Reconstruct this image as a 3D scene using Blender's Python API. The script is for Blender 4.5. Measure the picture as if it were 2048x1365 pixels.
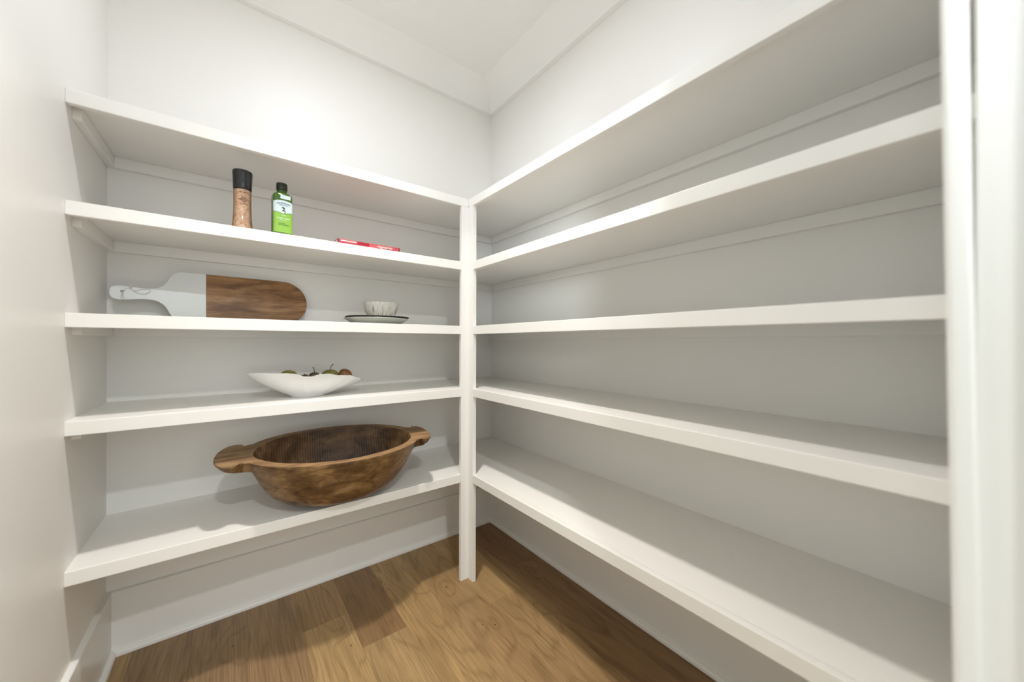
import bpy, bmesh, math, random
from mathutils import Vector, Matrix
from math import sin, cos, pi, radians
random.seed(7)
for o in list(bpy.data.objects): bpy.data.objects.remove(o, do_unlink=True)
S = bpy.context.scene
COL = S.collection

# ------------------------------------------------------------------ camera
CAM = Vector((-1.2921, -1.9015, 1.1144))
yaw, pitch, roll = 0.6565, 0.0007, 0.0021
fw = Vector((sin(yaw)*cos(pitch), cos(yaw)*cos(pitch), sin(pitch)))
rt = Vector((cos(yaw), -sin(yaw), 0)); up = rt.cross(fw)
r2 = rt*cos(roll)+up*sin(roll); u2 = -rt*sin(roll)+up*cos(roll)
cd = bpy.data.cameras.new('camera'); cam = bpy.data.objects.new('camera', cd); COL.objects.link(cam)
cam.matrix_world = Matrix(((r2.x, u2.x, -fw.x, CAM.x), (r2.y, u2.y, -fw.y, CAM.y), (r2.z, u2.z, -fw.z, CAM.z), (0, 0, 0, 1)))
cd.sensor_width = 36.0; cd.lens = 727.9/2048*36
cd.shift_x = -0.00128; cd.shift_y = 0.0013
cd.clip_start = 0.02; cd.clip_end = 50
cd.dof.use_dof = True; cd.dof.focus_distance = 1.75; cd.dof.aperture_fstop = 1.7
S.camera = cam

# ------------------------------------------------------------------ world, lights, exposure
W = bpy.data.worlds.new('world'); S.world = W; W.use_nodes = True
W.node_tree.nodes['Background'].inputs[0].default_value = (0.70, 0.93, 1.0, 1)
W.node_tree.nodes['Background'].inputs[1].default_value = 0.15
S.view_settings.view_transform = 'Standard'; S.view_settings.look = 'None'
S.view_settings.exposure = 0.07; S.view_settings.gamma = 1.0
S.view_settings.use_curve_mapping = False

def area(name, loc, target, sx, sy, energy, color, shape='RECTANGLE', spread=180):
    d = bpy.data.lights.new(name, 'AREA'); d.shape = shape; d.size = sx
    if shape in ('RECTANGLE', 'ELLIPSE'): d.size_y = sy
    d.energy = energy; d.color = color; d.spread = radians(spread)
    o = bpy.data.objects.new(name, d); COL.objects.link(o); o.location = loc
    o.rotation_euler = (Vector(target)-Vector(loc)).to_track_quat('-Z', 'Y').to_euler()
    return o
area('pantry_can_lamp', (-0.965, -0.93, 2.598), (-0.965, -0.93, 0), 0.11, 0.11, 7.9, (0.935, 0.99, 1.08), 'DISK', 180)
area('pantry_can_reflector', (-0.965, -0.93, 2.5975), (-0.965, -0.93, 0), 0.11, 0.11, 5.1, (1.0, 0.91, 0.80), 'DISK', 80)
area('hall_can_lamp', (-1.31, -2.90, 2.598), (-1.31, -2.90, 0), 0.11, 0.11, 25.0, (0.94, 0.99, 1.0), 'DISK')
area('hall_window_daylight', (-1.15, -4.35, 1.5), (-1.2, -1.9, 1.3), 2.2, 1.9, 31, (0.93, 1.0, 1.03))
area('hall_side_fill', (1.0, -3.6, 1.5), (-1.2, -1.9, 1.3), 1.4, 1.9, 118, (0.76, 0.93, 1.0))  # added fill, no window known here: left wall bounces it to the right shelves
area('hall_window_beam', (-1.93, -3.50, 1.80), (0, -0.68, 1.66), 0.20, 0.7, 0.9, (0.82, 0.93, 1.0), 'RECTANGLE', 18)

# ------------------------------------------------------------------ measures
L = 1.6463; DA = 0.4113; DB = 0.4107; H = 0.0381; PW = 0.0388; PT = 0.0187
Z = [1.7899, 1.4914, 1.1909, 0.9002, 0.4996]
CEIL = 2.6184; YF = -1.8957; XJ = -0.77; XJ2 = -1.56
WT = 0.10

# ------------------------------------------------------------------ helpers
def link(o):
    COL.objects.link(o); return o
def tag(o, label=None, cat=None, group=None, kind=None):
    if label: o['label'] = label
    if cat: o['category'] = cat
    if group: o['group'] = group
    if kind: o['kind'] = kind
    return o
def empty(name, loc=(0, 0, 0), rz=0.0):
    o = bpy.data.objects.new(name, None); o.empty_display_size = 0.05
    link(o); o.location = loc; o.rotation_euler = (0, 0, rz); return o
def obj(name, bm, mat, parent=None, smooth=False, angle=35):
    bmesh.ops.recalc_face_normals(bm, faces=bm.faces)
    me = bpy.data.meshes.new(name); bm.to_mesh(me); bm.free()
    for m in (mat if isinstance(mat, (list, tuple)) else [mat]): me.materials.append(m)
    if smooth:
        me.polygons.foreach_set('use_smooth', [True]*len(me.polygons))
        me.set_sharp_from_angle(angle=radians(angle))
    o = bpy.data.objects.new(name, me); link(o)
    if parent: o.parent = parent
    return o
def box(bm, x0, x1, y0, y1, z0, z1, bev=0.0, seg=2):
    vs = [bm.verts.new((x, y, z)) for z in (z0, z1) for y in (y0, y1) for x in (x0, x1)]
    fs = [bm.faces.new([vs[i] for i in q]) for q in ((0, 1, 3, 2), (4, 6, 7, 5), (0, 4, 5, 1), (2, 3, 7, 6), (0, 2, 6, 4), (1, 5, 7, 3))]
    if bev:
        es = set(e for f in fs for e in f.edges)
        bmesh.ops.bevel(bm, geom=list(es), offset=bev, segments=seg, affect='EDGES', profile=0.5)
    return bm
def BX(*a, **k): return box(bmesh.new(), *a, **k)
def sweep(bm, path, prof):
    """mitred sweep of a closed profile (list of (offset, z)) along world xy path; offset along given corner normals"""
    rings = []
    for (x, y, nx, ny) in path:
        rings.append([bm.verts.new((x+nx*o, y+ny*o, z)) for o, z in prof])
    n = len(prof)
    for a, b in zip(rings, rings[1:]):
        for i in range(n): bm.faces.new((a[i], a[(i+1) % n], b[(i+1) % n], b[i]))
    bm.faces.new(rings[0]); bm.faces.new(rings[-1][::-1])
    return bm
def lathe(bm, prof, n=48, cx=0, cy=0, cap0=True, cap1=True, f=None):
    rings = []
    for r, z in prof:
        ring = []
        for i in range(n):
            a = 2*pi*i/n; rr = f(r, z, a) if f else r
            ring.append(bm.verts.new((cx+rr*cos(a), cy+rr*sin(a), z)))
        rings.append(ring)
    for a, b in zip(rings, rings[1:]):
        for i in range(n): bm.faces.new((a[i], a[(i+1) % n], b[(i+1) % n], b[i]))
    if cap0: bm.faces.new(rings[0][::-1])
    if cap1: bm.faces.new(rings[-1])
    return bm
def tube(bm, pts, r, n=8, closed=False):
    pts = [Vector(p) for p in pts]; N = len(pts); rings = []
    rr = r if isinstance(r, (list, tuple)) else [r]*N
    ref = Vector((0, 0, 1))
    for i, p in enumerate(pts):
        a = pts[(i-1) % N] if (closed or i > 0) else p; b = pts[(i+1) % N] if (closed or i < N-1) else p
        t = (b-a).normalized(); s = t.cross(ref)
        if s.length < 0.1: s = t.cross(Vector((1, 0, 0)))
        s.normalize(); w = s.cross(t)
        rings.append([bm.verts.new(p+(s*cos(2*pi*k/n)+w*sin(2*pi*k/n))*rr[i]) for k in range(n)])
    for i in range(N if closed else N-1):
        a, b = rings[i], rings[(i+1) % N]
        for k in range(n): bm.faces.new((a[k], a[(k+1) % n], b[(k+1) % n], b[k]))
    if not closed: bm.faces.new(rings[0][::-1]); bm.faces.new(rings[-1])
    return bm
def spline(pts, n=6, closed=False):
    out = []; N = len(pts); P = [Vector(p) for p in pts]
    for i in range(N if closed else N-1):
        p0 = P[(i-1) % N] if (closed or i > 0) else P[0]; p1 = P[i]; p2 = P[(i+1) % N]
        p3 = P[(i+2) % N] if (closed or i+2 < N) else P[-1]
        for k in range(n):
            t = k/n
            out.append(0.5*((2*p1)+(p2-p0)*t+(2*p0-5*p1+4*p2-p3)*t*t+(3*p1-p0-3*p2+p3)*t**3))
    if not closed: out.append(P[-1])
    return out
def curve_to_bm(cu):
    o = bpy.data.objects.new('tmp', cu); COL.objects.link(o)
    dg = bpy.context.evaluated_depsgraph_get(); dg.update()
    me = bpy.data.meshes.new_from_object(o.evaluated_get(dg))
    bm = bmesh.new(); bm.from_mesh(me)
    bpy.data.objects.remove(o); bpy.data.meshes.remove(me); bpy.data.curves.remove(cu)
    return bm
def solid(outlines, thick, bev=0.0, res=2):
    """2D outlines (outer first, then holes) made into a bevelled plate in the xy plane"""
    cu = bpy.data.curves.new('c', 'CURVE'); cu.dimensions = '2D'; cu.fill_mode = 'BOTH'
    for ol in outlines:
        sp = cu.splines.new('POLY'); sp.points.add(len(ol)-1); sp.use_cyclic_u = True
        for i, q in enumerate(ol): sp.points[i].co = (q[0], q[1], 0, 1)
    cu.extrude = thick/2-bev; cu.bevel_depth = bev; cu.bevel_resolution = res; cu.offset = -bev
    return curve_to_bm(cu)
def text_bm(body, size, extrude=0.0002, space=1.0):
    cu = bpy.data.curves.new('t', 'FONT'); cu.body = body; cu.size = size
    cu.align_x = 'CENTER'; cu.align_y = 'CENTER'; cu.extrude = extrude; cu.resolution_u = 2; cu.space_character = space; cu.offset = size*0.02
    return curve_to_bm(cu)
def xf(bm, fn):
    for v in bm.verts: v.co = Vector(fn(v.co))
    return bm

# ------------------------------------------------------------------ materials
def mat(name, color=(0.8, 0.8, 0.8), rough=0.5, spec=0.5, **kw):
    m = bpy.data.materials.new(name); m.use_nodes = True
    b = m.node_tree.nodes['Principled BSDF']
    b.inputs['Base Color'].default_value = (*color, 1); b.inputs['Roughness'].default_value = rough
    b.inputs['Specular IOR Level'].default_value = spec
    for k, v in kw.items(): b.inputs[k].default_value = v
    return m
def NT(m): return m.node_tree, m.node_tree.nodes, m.node_tree.links, m.node_tree.nodes['Principled BSDF']
def nd(ns, t, **kw):
    n = ns.new(t)
    for k, v in kw.items():
        if k in n.inputs.keys() if isinstance(k, str) else False: n.inputs[k].default_value = v
        else: setattr(n, k, v)
    return n
def ramp(ns, stops):
    r = ns.new('ShaderNodeValToRGB'); cr = r.color_ramp
    while len(cr.elements) < len(stops): cr.elements.new(0.5)
    for e, (p, c) in zip(cr.elements, stops): e.position = p; e.color = (*c, 1)
    return r
def paint(name, color, rough, bump=0.02, scale=260, spec=0.5):
    m = mat(name, color, rough, spec); t, ns, ls, b = NT(m)
    tc = ns.new('ShaderNodeTexCoord')
    n = ns.new('ShaderNodeTexNoise'); n.inputs['Scale'].default_value = scale; n.inputs['Detail'].default_value = 3
    ls.new(tc.outputs['Object'], n.inputs['Vector'])
    bp = ns.new('ShaderNodeBump'); bp.inputs['Strength'].default_value = bump; bp.inputs['Distance'].default_value = 0.001
    ls.new(n.outputs['Fac'], bp.inputs['Height']); ls.new(bp.outputs['Normal'], b.inputs['Normal'])
    n2 = ns.new('ShaderNodeTexNoise'); n2.inputs['Scale'].default_value = 1.5
    ls.new(tc.outputs['Object'], n2.inputs['Vector'])
    mx = ramp(ns, [(0.3, tuple(c*0.985 for c in color)), (0.7, color)])
    ls.new(n2.outputs['Fac'], mx.inputs['Fac']); ls.new(mx.outputs['Color'], b.inputs['Base Color'])
    return m
M_wall = paint('wall_paint', (0.928, 0.903, 0.858), 0.42, 0.06)
M_ceil = paint('ceiling_paint', (0.928, 0.907, 0.87), 0.8, 0.05)
M_trim = paint('trim_enamel', (0.928, 0.907, 0.87), 0.30, 0.015, 120)
M_shelf = paint('shelf_enamel', (0.928, 0.903, 0.858), 0.34, 0.03, 120)
M_black = mat('black_plastic', (0.012, 0.012, 0.013), 0.22)
M_metal = mat('lamp_ring', (0.8, 0.8, 0.8), 0.4)

def floor_mat():
    m = mat('oak_floor', (0.4, 0.25, 0.13), 0.42, 0.35); t, ns, ls, b = NT(m)
    tc = ns.new('ShaderNodeTexCoord'); oi = ns.new('ShaderNodeObjectInfo'); geo = ns.new('ShaderNodeNewGeometry')
    # random offset per plank
    off = nd(ns, 'ShaderNodeVectorMath', operation='SCALE'); off.inputs[0].default_value = (7.3, 11.1, 3.7)
    ls.new(oi.outputs['Random'], off.inputs['Scale'])
    add = nd(ns, 'ShaderNodeVectorMath', operation='ADD'); ls.new(geo.outputs['Position'], add.inputs[0]); ls.new(off.outputs[0], add.inputs[1])
    # cathedral figure: distorted stretched noise rings
    mp = ns.new('ShaderNodeMapping'); mp.inputs['Scale'].default_value = (5.5, 0.9, 1); ls.new(add.outputs[0], mp.inputs['Vector'])
    n1 = ns.new('ShaderNodeTexNoise'); n1.inputs['Scale'].default_value = 1.0; n1.inputs['Detail'].default_value = 2.5; n1.inputs['Distortion'].default_value = 0.6
    ls.new(mp.outputs[0], n1.inputs['Vector'])
    # knots in world position push the rings
    knots = [(-0.509, -0.690, 0.05), (-0.470, -0.72, 0.05), (-0.946, -0.480, 0.03), (-0.743, -0.190, 0.02), (-0.520, -0.404, 0.02), (-0.136, -0.542, 0.02), (-1.29, -0.22, 0.03)]
    prev = None; dark = None
    for kx, ky, kr in knots:
        sb = nd(ns, 'ShaderNodeVectorMath', operation='SUBTRACT'); sb.inputs[1].default_value = (kx, ky, 0)
        ls.new(geo.outputs['Position'], sb.inputs[0])
        sc = nd(ns, 'ShaderNodeVectorMath', operation='MULTIPLY'); sc.inputs[1].default_value = (1, 0.55, 0)
        ls.new(sb.outputs[0], sc.inputs[0])
        ln = nd(ns, 'ShaderNodeVectorMath', operation='LENGTH'); ls.new(sc.outputs[0], ln.inputs[0])
        mr = ns.new('ShaderNodeMapRange'); mr.inputs['From Min'].default_value = 0; mr.inputs['From Max'].default_value = kr*2.4
        mr.inputs['To Min'].default_value = 1; mr.inputs['To Max'].default_value = 0; ls.new(ln.outputs['Value'], mr.inputs['Value'])
        dk = ns.new('ShaderNodeMapRange'); dk.inputs['From Min'].default_value = 0.0018; dk.inputs['From Max'].default_value = 0.0048
        dk.inputs['To Min'].default_value = 1; dk.inputs['To Max'].default_value = 0
        nz = ns.new('ShaderNodeTexNoise'); nz.inputs['Scale'].default_value = 160
        ls.new(geo.outputs['Position'], nz.inputs['Vector'])
        ad = nd(ns, 'ShaderNodeMath', operation='MULTIPLY_ADD'); ad.inputs[1].default_value = 0.010; ls.new(nz.outputs['Fac'], ad.inputs[0])
        sub = nd(ns, 'ShaderNodeMath', operation='SUBTRACT'); ls.new(ln.outputs['Value'], sub.inputs[0]); sub.inputs[1].default_value = 0.004
        ls.new(sub.outputs[0], ad.inputs[2]); ls.new(ad.outputs[0], dk.inputs['Value'])
        for which, nn in ((0, mr), (1, dk)):
            cur = prev if which == 0 else dark
            if cur is None: res = nn.outputs[0]
            else:
                mxx = nd(ns, 'ShaderNodeMath', operation='MAXIMUM'); ls.new(cur, mxx.inputs[0]); ls.new(nn.outputs[0], mxx.inputs[1]); res = mxx.outputs[0]
            if which == 0: prev = res
            else: dark = res
    rg = nd(ns, 'ShaderNodeMath', operation='MULTIPLY_ADD'); ls.new(prev, rg.inputs[0]); rg.inputs[1].default_value = 0.16; ls.new(n1.outputs['Fac'], rg.inputs[2])
    ml = nd(ns, 'ShaderNodeMath', operation='MULTIPLY'); ls.new(rg.outputs[0], ml.inputs[0]); ml.inputs[1].default_value = 21
    fr = nd(ns, 'ShaderNodeMath', operation='PINGPONG'); ls.new(ml.outputs[0], fr.inputs[0]); fr.inputs[1].default_value = 1.0
    # fine pores
    mp2 = ns.new('ShaderNodeMapping'); mp2.inputs['Scale'].default_value = (260, 7, 1); ls.new(add.outputs[0], mp2.inputs['Vector'])
    n2 = ns.new('ShaderNodeTexNoise'); n2.inputs['Scale'].default_value = 1.0; n2.inputs['Detail'].default_value = 4; ls.new(mp2.outputs[0], n2.inputs['Vector'])
    mp3 = ns.new('ShaderNodeMapping'); mp3.inputs['Scale'].default_value = (26, 1.2, 1); ls.new(add.outputs[0], mp3.inputs['Vector'])
    n3 = ns.new('ShaderNodeTexNoise'); n3.inputs['Scale'].default_value = 1.0; n3.inputs['Detail'].default_value = 5; ls.new(mp3.outputs[0], n3.inputs['Vector'])
    r1 = ramp(ns, [(0.0, (0.80, 0.79, 0.77)), (0.38, (1, 1, 1)), (1.0, (1.02, 1.02, 1.02))]); ls.new(fr.outputs[0], r1.inputs['Fac'])
    r2_ = ramp(ns, [(0.32, (0.76, 0.74, 0.72)), (0.62, (1.06, 1.06, 1.06))]); ls.new(n2.outputs['Fac'], r2_.inputs['Fac'])
    r3 = ramp(ns, [(0.3, (0.88, 0.86, 0.84)), (0.7, (1.06, 1.06, 1.06))]); ls.new(n3.outputs['Fac'], r3.inputs['Fac'])
    def mul(a, c):
        x = nd(ns, 'ShaderNodeMix', data_type='RGBA', blend_type='MULTIPLY'); x.inputs[0].default_value = 1
        ls.new(a, x.inputs[6]); ls.new(c, x.inputs[7]); return x.outputs[2]
    c = mul(mul(mul(oi.outputs['Color'], r1.outputs[0]), r2_.outputs[0]), r3.outputs[0])
    x = nd(ns, 'ShaderNodeMix', data_type='RGBA'); ls.new(dark, x.inputs[0]); ls.new(c, x.inputs[6]); x.inputs[7].default_value = (0.035, 0.018, 0.008, 1)
    ls.new(x.outputs[2], b.inputs['Base Color'])
    bp = ns.new('ShaderNodeBump'); bp.inputs['Strength'].default_value = 0.12; bp.inputs['Distance'].default_value = 0.0006
    ls.new(n2.outputs['Fac'], bp.inputs['Height']); ls.new(bp.outputs['Normal'], b.inputs['Normal'])
    return m
M_floor = floor_mat()
M_sub = mat('subfloor', (0.05, 0.03, 0.015), 0.9)

def wood(name, stops, scale=(3, 30, 30), dist=1.5, rough=0.5, spec=0.4, patch=None, bump=0.3, coord='Object', adz=0.0, lines=14):
    m = mat(name, stops[0][1], rough, spec); t, ns, ls, b = NT(m)
    tc = ns.new('ShaderNodeTexCoord')
    mp = ns.new('ShaderNodeMapping'); mp.inputs['Scale'].default_value = scale; ls.new(tc.outputs[coord], mp.inputs['Vector'])
    n1 = ns.new('ShaderNodeTexNoise'); n1.inputs['Scale'].default_value = 1; n1.inputs['Detail'].default_value = 5; n1.inputs['Distortion'].default_value = dist; n1.inputs['Roughness'].default_value = 0.6
    ls.new(mp.outputs[0], n1.inputs['Vector'])
    r = ramp(ns, stops); ls.new(n1.outputs['Fac'], r.inputs['Fac'])
    mp2 = ns.new('ShaderNodeMapping'); mp2.inputs['Scale'].default_value = tuple(q*8 for q in scale); ls.new(tc.outputs[coord], mp2.inputs['Vector'])
    n2 = ns.new('ShaderNodeTexNoise'); n2.inputs['Scale'].default_value = 1; n2.inputs['Detail'].default_value = 3; ls.new(mp2.outputs[0], n2.inputs['Vector'])
    rr = ramp(ns, [(0.3, (0.72, 0.70, 0.68)), (0.65, (1.1, 1.1, 1.1))]); ls.new(n2.outputs['Fac'], rr.inputs['Fac'])
    x = nd(ns, 'ShaderNodeMix', data_type='RGBA', blend_type='MULTIPLY'); x.inputs[0].default_value = 0.8
    ls.new(r.outputs[0], x.inputs[6]); ls.new(rr.outputs[0], x.inputs[7]); c = x.outputs[2]
    if patch:
        n3 = ns.new('ShaderNodeTexNoise'); n3.inputs['Scale'].default_value = patch[0]; n3.inputs['Detail'].default_value = 5; ls.new(tc.outputs[coord], n3.inputs['Vector'])
        r3 = ramp(ns, [(0.38, patch[1]), (0.62, patch[2])]); ls.new(n3.outputs['Fac'], r3.inputs['Fac'])
        y = nd(ns, 'ShaderNodeMix', data_type='RGBA', blend_type='MULTIPLY'); y.inputs[0].default_value = 1
        ls.new(c, y.inputs[6]); ls.new(r3.outputs[0], y.inputs[7]); c = y.outputs[2]
    ls.new(c, b.inputs['Base Color'])
    h = n2.outputs['Fac']
    bp = ns.new('ShaderNodeBump'); bp.inputs['Strength'].default_value = bump; bp.inputs['Distance'].default_value = 0.002
    ls.new(h, bp.inputs['Height']); ls.new(bp.outputs['Normal'], b.inputs['Normal'])
    if adz:   # adze marks inside the bowl
        w = ns.new('ShaderNodeTexWave'); w.inputs['Scale'].default_value = adz; w.inputs['Distortion'].default_value = 2.2; w.inputs['Detail'].default_value = 2; w.inputs['Detail Scale'].default_value = 3
        ls.new(tc.outputs[coord], w.inputs['Vector'])
        bp2 = ns.new('ShaderNodeBump'); bp2.inputs['Strength'].default_value = 0.22; bp2.inputs['Distance'].default_value = 0.003
        ls.new(w.outputs['Fac'], bp2.inputs['Height']); ls.new(bp.outputs['Normal'], bp2.inputs['Normal']); ls.new(bp2.outputs['Normal'], b.inputs['Normal'])
        ra = ramp(ns, [(0.2, (0.75, 0.75, 0.75)), (0.8, (1.12, 1.12, 1.12))]); ls.new(w.outputs['Fac'], ra.inputs['Fac'])
        y = nd(ns, 'ShaderNodeMix', data_type='RGBA', blend_type='MULTIPLY'); y.inputs[0].default_value = 0.35
        ls.new(c, y.inputs[6]); ls.new(ra.outputs[0], y.inputs[7]); ls.new(y.outputs[2], b.inputs['Base Color'])
    return m
M_dough_out = wood('dough_bowl_outside', [(0.30, (0.080, 0.038, 0.013)), (0.44, (0.19, 0.103, 0.036)), (0.60, (0.30, 0.178, 0.074)), (0.8, (0.42, 0.29, 0.15))],
                   (9, 12, 26), 1.6, 0.42, 0.45, (11, (0.50, 0.44, 0.38), (1.15, 1.13, 1.10)), 0.5)
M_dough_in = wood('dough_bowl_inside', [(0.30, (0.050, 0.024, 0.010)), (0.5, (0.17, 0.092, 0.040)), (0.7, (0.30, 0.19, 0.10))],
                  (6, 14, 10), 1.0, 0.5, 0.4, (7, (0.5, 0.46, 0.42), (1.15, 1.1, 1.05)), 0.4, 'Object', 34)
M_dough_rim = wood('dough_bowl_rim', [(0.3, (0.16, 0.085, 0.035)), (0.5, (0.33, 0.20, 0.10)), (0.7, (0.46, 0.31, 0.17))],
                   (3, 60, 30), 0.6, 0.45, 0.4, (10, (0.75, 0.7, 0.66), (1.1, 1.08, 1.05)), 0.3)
M_acacia = wood('acacia', [(0.28, (0.12, 0.052, 0.018)), (0.42, (0.24, 0.115, 0.042)), (0.56, (0.33, 0.175, 0.072)), (0.75, (0.47, 0.29, 0.15))],
                (4, 24, 24), 1.6, 0.4, 0.4, (6, (0.72, 0.68, 0.62), (1.12, 1.1, 1.05)), 0.15)
M_marble = paint('white_marble', (0.78, 0.785, 0.77), 0.3, 0.01, 60)
M_twine = mat('jute_twine', (0.74, 0.71, 0.63), 0.9)

# ------------------------------------------------------------------ the room
def struct(name, bm, m, parent=None, **k):
    o = obj(name, bm, m, parent, **k)
    if parent is None: o['kind'] = 'structure'
    return o
struct('wall_back', BX(-L-WT, WT, 0, WT, 0, CEIL+0.1), M_wall)
struct('wall_right', BX(0, WT, YF-0.12, 0, 0, CEIL+0.1), M_wall)
struct('wall_left', BX(-L-WT, -L, YF-0.12, 0, 0, CEIL+0.1), M_wall)
bm = bmesh.new()
box(bm, -L, XJ2-0.02, YF-0.115, YF, 0, CEIL)
box(bm, XJ+0.02, 0, YF-0.115, YF, 0, CEIL)
box(bm, XJ2-0.02, XJ+0.02, YF-0.115, YF, 2.29, CEIL)
struct('wall_front', bm, M_wall)
struct('ceiling', BX(-4.2, 1.6, -4.6, 0.0, CEIL, CEIL+0.1), M_ceil)
# floor: subfloor slab with each oak plank a part of it
fl = struct('floor', BX(-4.2, 1.6, -4.6, 0.0, -0.05, -0.0135), M_sub)
seams = [-0.09-0.165*k for k in range(-2, 12)]
pw = 0.165
tone_mid = (0.358, 0.223, 0.105); tone_lt = (0.428, 0.277, 0.125); tone_dk = (0.279, 0.163, 0.076); tone_gr = (0.312, 0.201, 0.105)
def plank(x0, x1, y0, y1, c):
    bm = BX(x0+0.00012, x1-0.00012, y0+0.00012, y1-0.00012, -0.0135, 0, bev=0.00035, seg=1)
    cx, cy = (x0+x1)/2, (y0+y1)/2
    xf(bm, lambda v: (v.x-cx, v.y-cy, v.z))
    o = obj('plank', bm, M_floor, fl); o.location = (cx, cy, 0); o.color = (*c, 1)
rows = {  # right seam x : list of (y_from, y_to, tone)
    0: [(-1.4, 0, tone_dk), (-2.9, -1.4, tone_mid)],
    1: [(-1.9, 0, tone_dk), (-3.6, -1.9, tone_gr)],
    2: [(-0.615, 0, tone_lt), (-2.3, -0.615, (0.391, 0.249, 0.116)), (-3.8, -2.3, tone_gr)],
    3: [(-1.5, 0, (0.377, 0.237, 0.110)), (-3.0, -1.5, tone_lt)],
    4: [(-1.7, 0, tone_lt), (-3.2, -1.7, tone_gr)],
    5: [(-0.517, 0, (0.288, 0.171, 0.082)), (-2.1, -0.517, (0.409, 0.271, 0.128)), (-3.7, -2.1, tone_dk)],
    6: [(-0.304, 0, tone_mid), (-1.9, -0.304, (0.446, 0.296, 0.138)), (-3.4, -1.9, tone_gr)],
    7: [(-1.3, 0, (0.321, 0.204, 0.105)), (-2.8, -1.3, tone_lt)],
    8: [(-1.0, 0, tone_gr), (-2.4, -1.0, tone_mid)],
    9: [(-1.6, 0, tone_gr), (-3.1, -1.6, tone_lt)]}
for k in range(-10, 26):
    xr = -0.09-pw*(k-1); xl = xr-pw
    if k == 0: xr = 0.075; xl = -0.09
    xr = min(xr, 1.6); xl = max(xl, -4.2)
    if k < 0 or k > 9:
        y = -4.6
        st = 1.0+((k*37) % 9)/10; segs = []
        while y < 0:
            y2 = min(0, y+st); segs.append((y, y2, random.choice([tone_mid, tone_lt, tone_dk, tone_gr]))); y = y2; st = 1.6
    else:
        segs = list(rows[k]); lo = min(q[0] for q in segs)
        if lo > -4.6: segs.append((-4.6, lo, random.choice([tone_mid, tone_gr])))
    for y0, y1, c in segs:
        if xr-xl > 0.02 and y1-y0 > 0.02: plank(xl, xr, y0, y1, c)

# baseboards with shoe moulding
BT, BH = 0.0159, 0.2252
def baseboard(name, path):
    o = struct(name, sweep(bmesh.new(), path, [(0, 0.001), (BT, 0.001), (BT, BH-0.002), (BT-0.002, BH), (0, BH)]), M_trim)
    prof = [(BT, 0.0005), (0.0305, 0.0005), (0.0305, 0.010)]+[(BT+0.0146*cos(a), 0.010+0.010*sin(a)) for a in (0.4, 0.8, 1.2)]+[(BT, 0.021)]
    obj('shoe_moulding', sweep(bmesh.new(), path, prof), M_trim, o, smooth=True, angle=40)
    return o
baseboard('baseboard_back', [(-L, 0, 1, -1), (0, 0, -1, -1)])
baseboard('baseboard_left', [(-L, 0, 1, -1), (-L, YF, 1, 0)])
baseboard('baseboard_right', [(0, 0, -1, -1), (0, YF, -1, 0)])
# sloped crown, one length per wall
cprof = [(0, 2.5335), (0.028, 2.5335), (0.033, 2.5375), (0.170, 2.6125), (0.1745, 2.6184), (0, 2.6184)]
def crown(name, path): struct(name, sweep(bmesh.new(), path, cprof), M_trim)
crown('trim_1', [(-L, 0, 1, -1), (0, 0, -1, -1)])
crown('trim_2', [(0, 0, -1, -1), (0, YF, -1, 1)])
crown('trim_3', [(-L, 0, 1, -1), (-L, YF, 1, 1)])
crown('trim_4', [(-L, YF, 1, 1), (0, YF, -1, 1)])

# door opening: jamb, thin rounded casing on the pantry side (slightly out of plumb as in the photo)
door = empty('door_1'); door['kind'] = 'structure'
def lean(v): return (v.x, v.y-(v.z-1.114)*(-0.0135)*0+(v.z-1.114)*0.0135, v.z)
jd = 0.115
bm = bmesh.new(); box(bm, XJ+0.0035, XJ+0.02, YF-jd-0.006, YF, 0, 2.27, bev=0.002)
obj('jamb', bm, M_trim, door)
bm = bmesh.new(); box(bm, XJ2-0.02, XJ2, YF-jd-0.006, YF, 0, 2.27, bev=0.002)
obj('jamb', bm, M_trim, door)
bm = bmesh.new(); box(bm, XJ2-0.02, XJ+0.02, YF-jd-0.006, YF, 2.25, 2.27, bev=0.002)
obj('head_jamb', bm, M_trim, door)
bm = bmesh.new(); box(bm, XJ, XJ+0.083, YF-0.0005, YF+0.0165, 0, 2.335, bev=0.005, seg=4); xf(bm, lean)
obj('casing', bm, M_trim, door, smooth=True, angle=50)
bm = bmesh.new(); box(bm, XJ2-0.083, XJ2, YF, YF+0.0165, 0, 2.335, bev=0.005, seg=4)
obj('casing', bm, M_trim, door, smooth=True, angle=50)
bm = bmesh.new(); box(bm, XJ2, XJ-0.0005, YF, YF+0.0165, 2.255, 2.335, bev=0.005, seg=4)
obj('head_casing', bm, M_trim, door, smooth=True, angle=50)
for s, x in (('r', XJ-0.008), ('l', XJ2+0.0)):
    bm = bmesh.new(); box(bm, x, x+0.0115 if s == 'r' else x+0.010, YF-0.075, YF-0.040, 0, 2.25, bev=0.002)
    if s == 'r': pass
    obj('door_stop', bm, M_trim, door)

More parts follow.
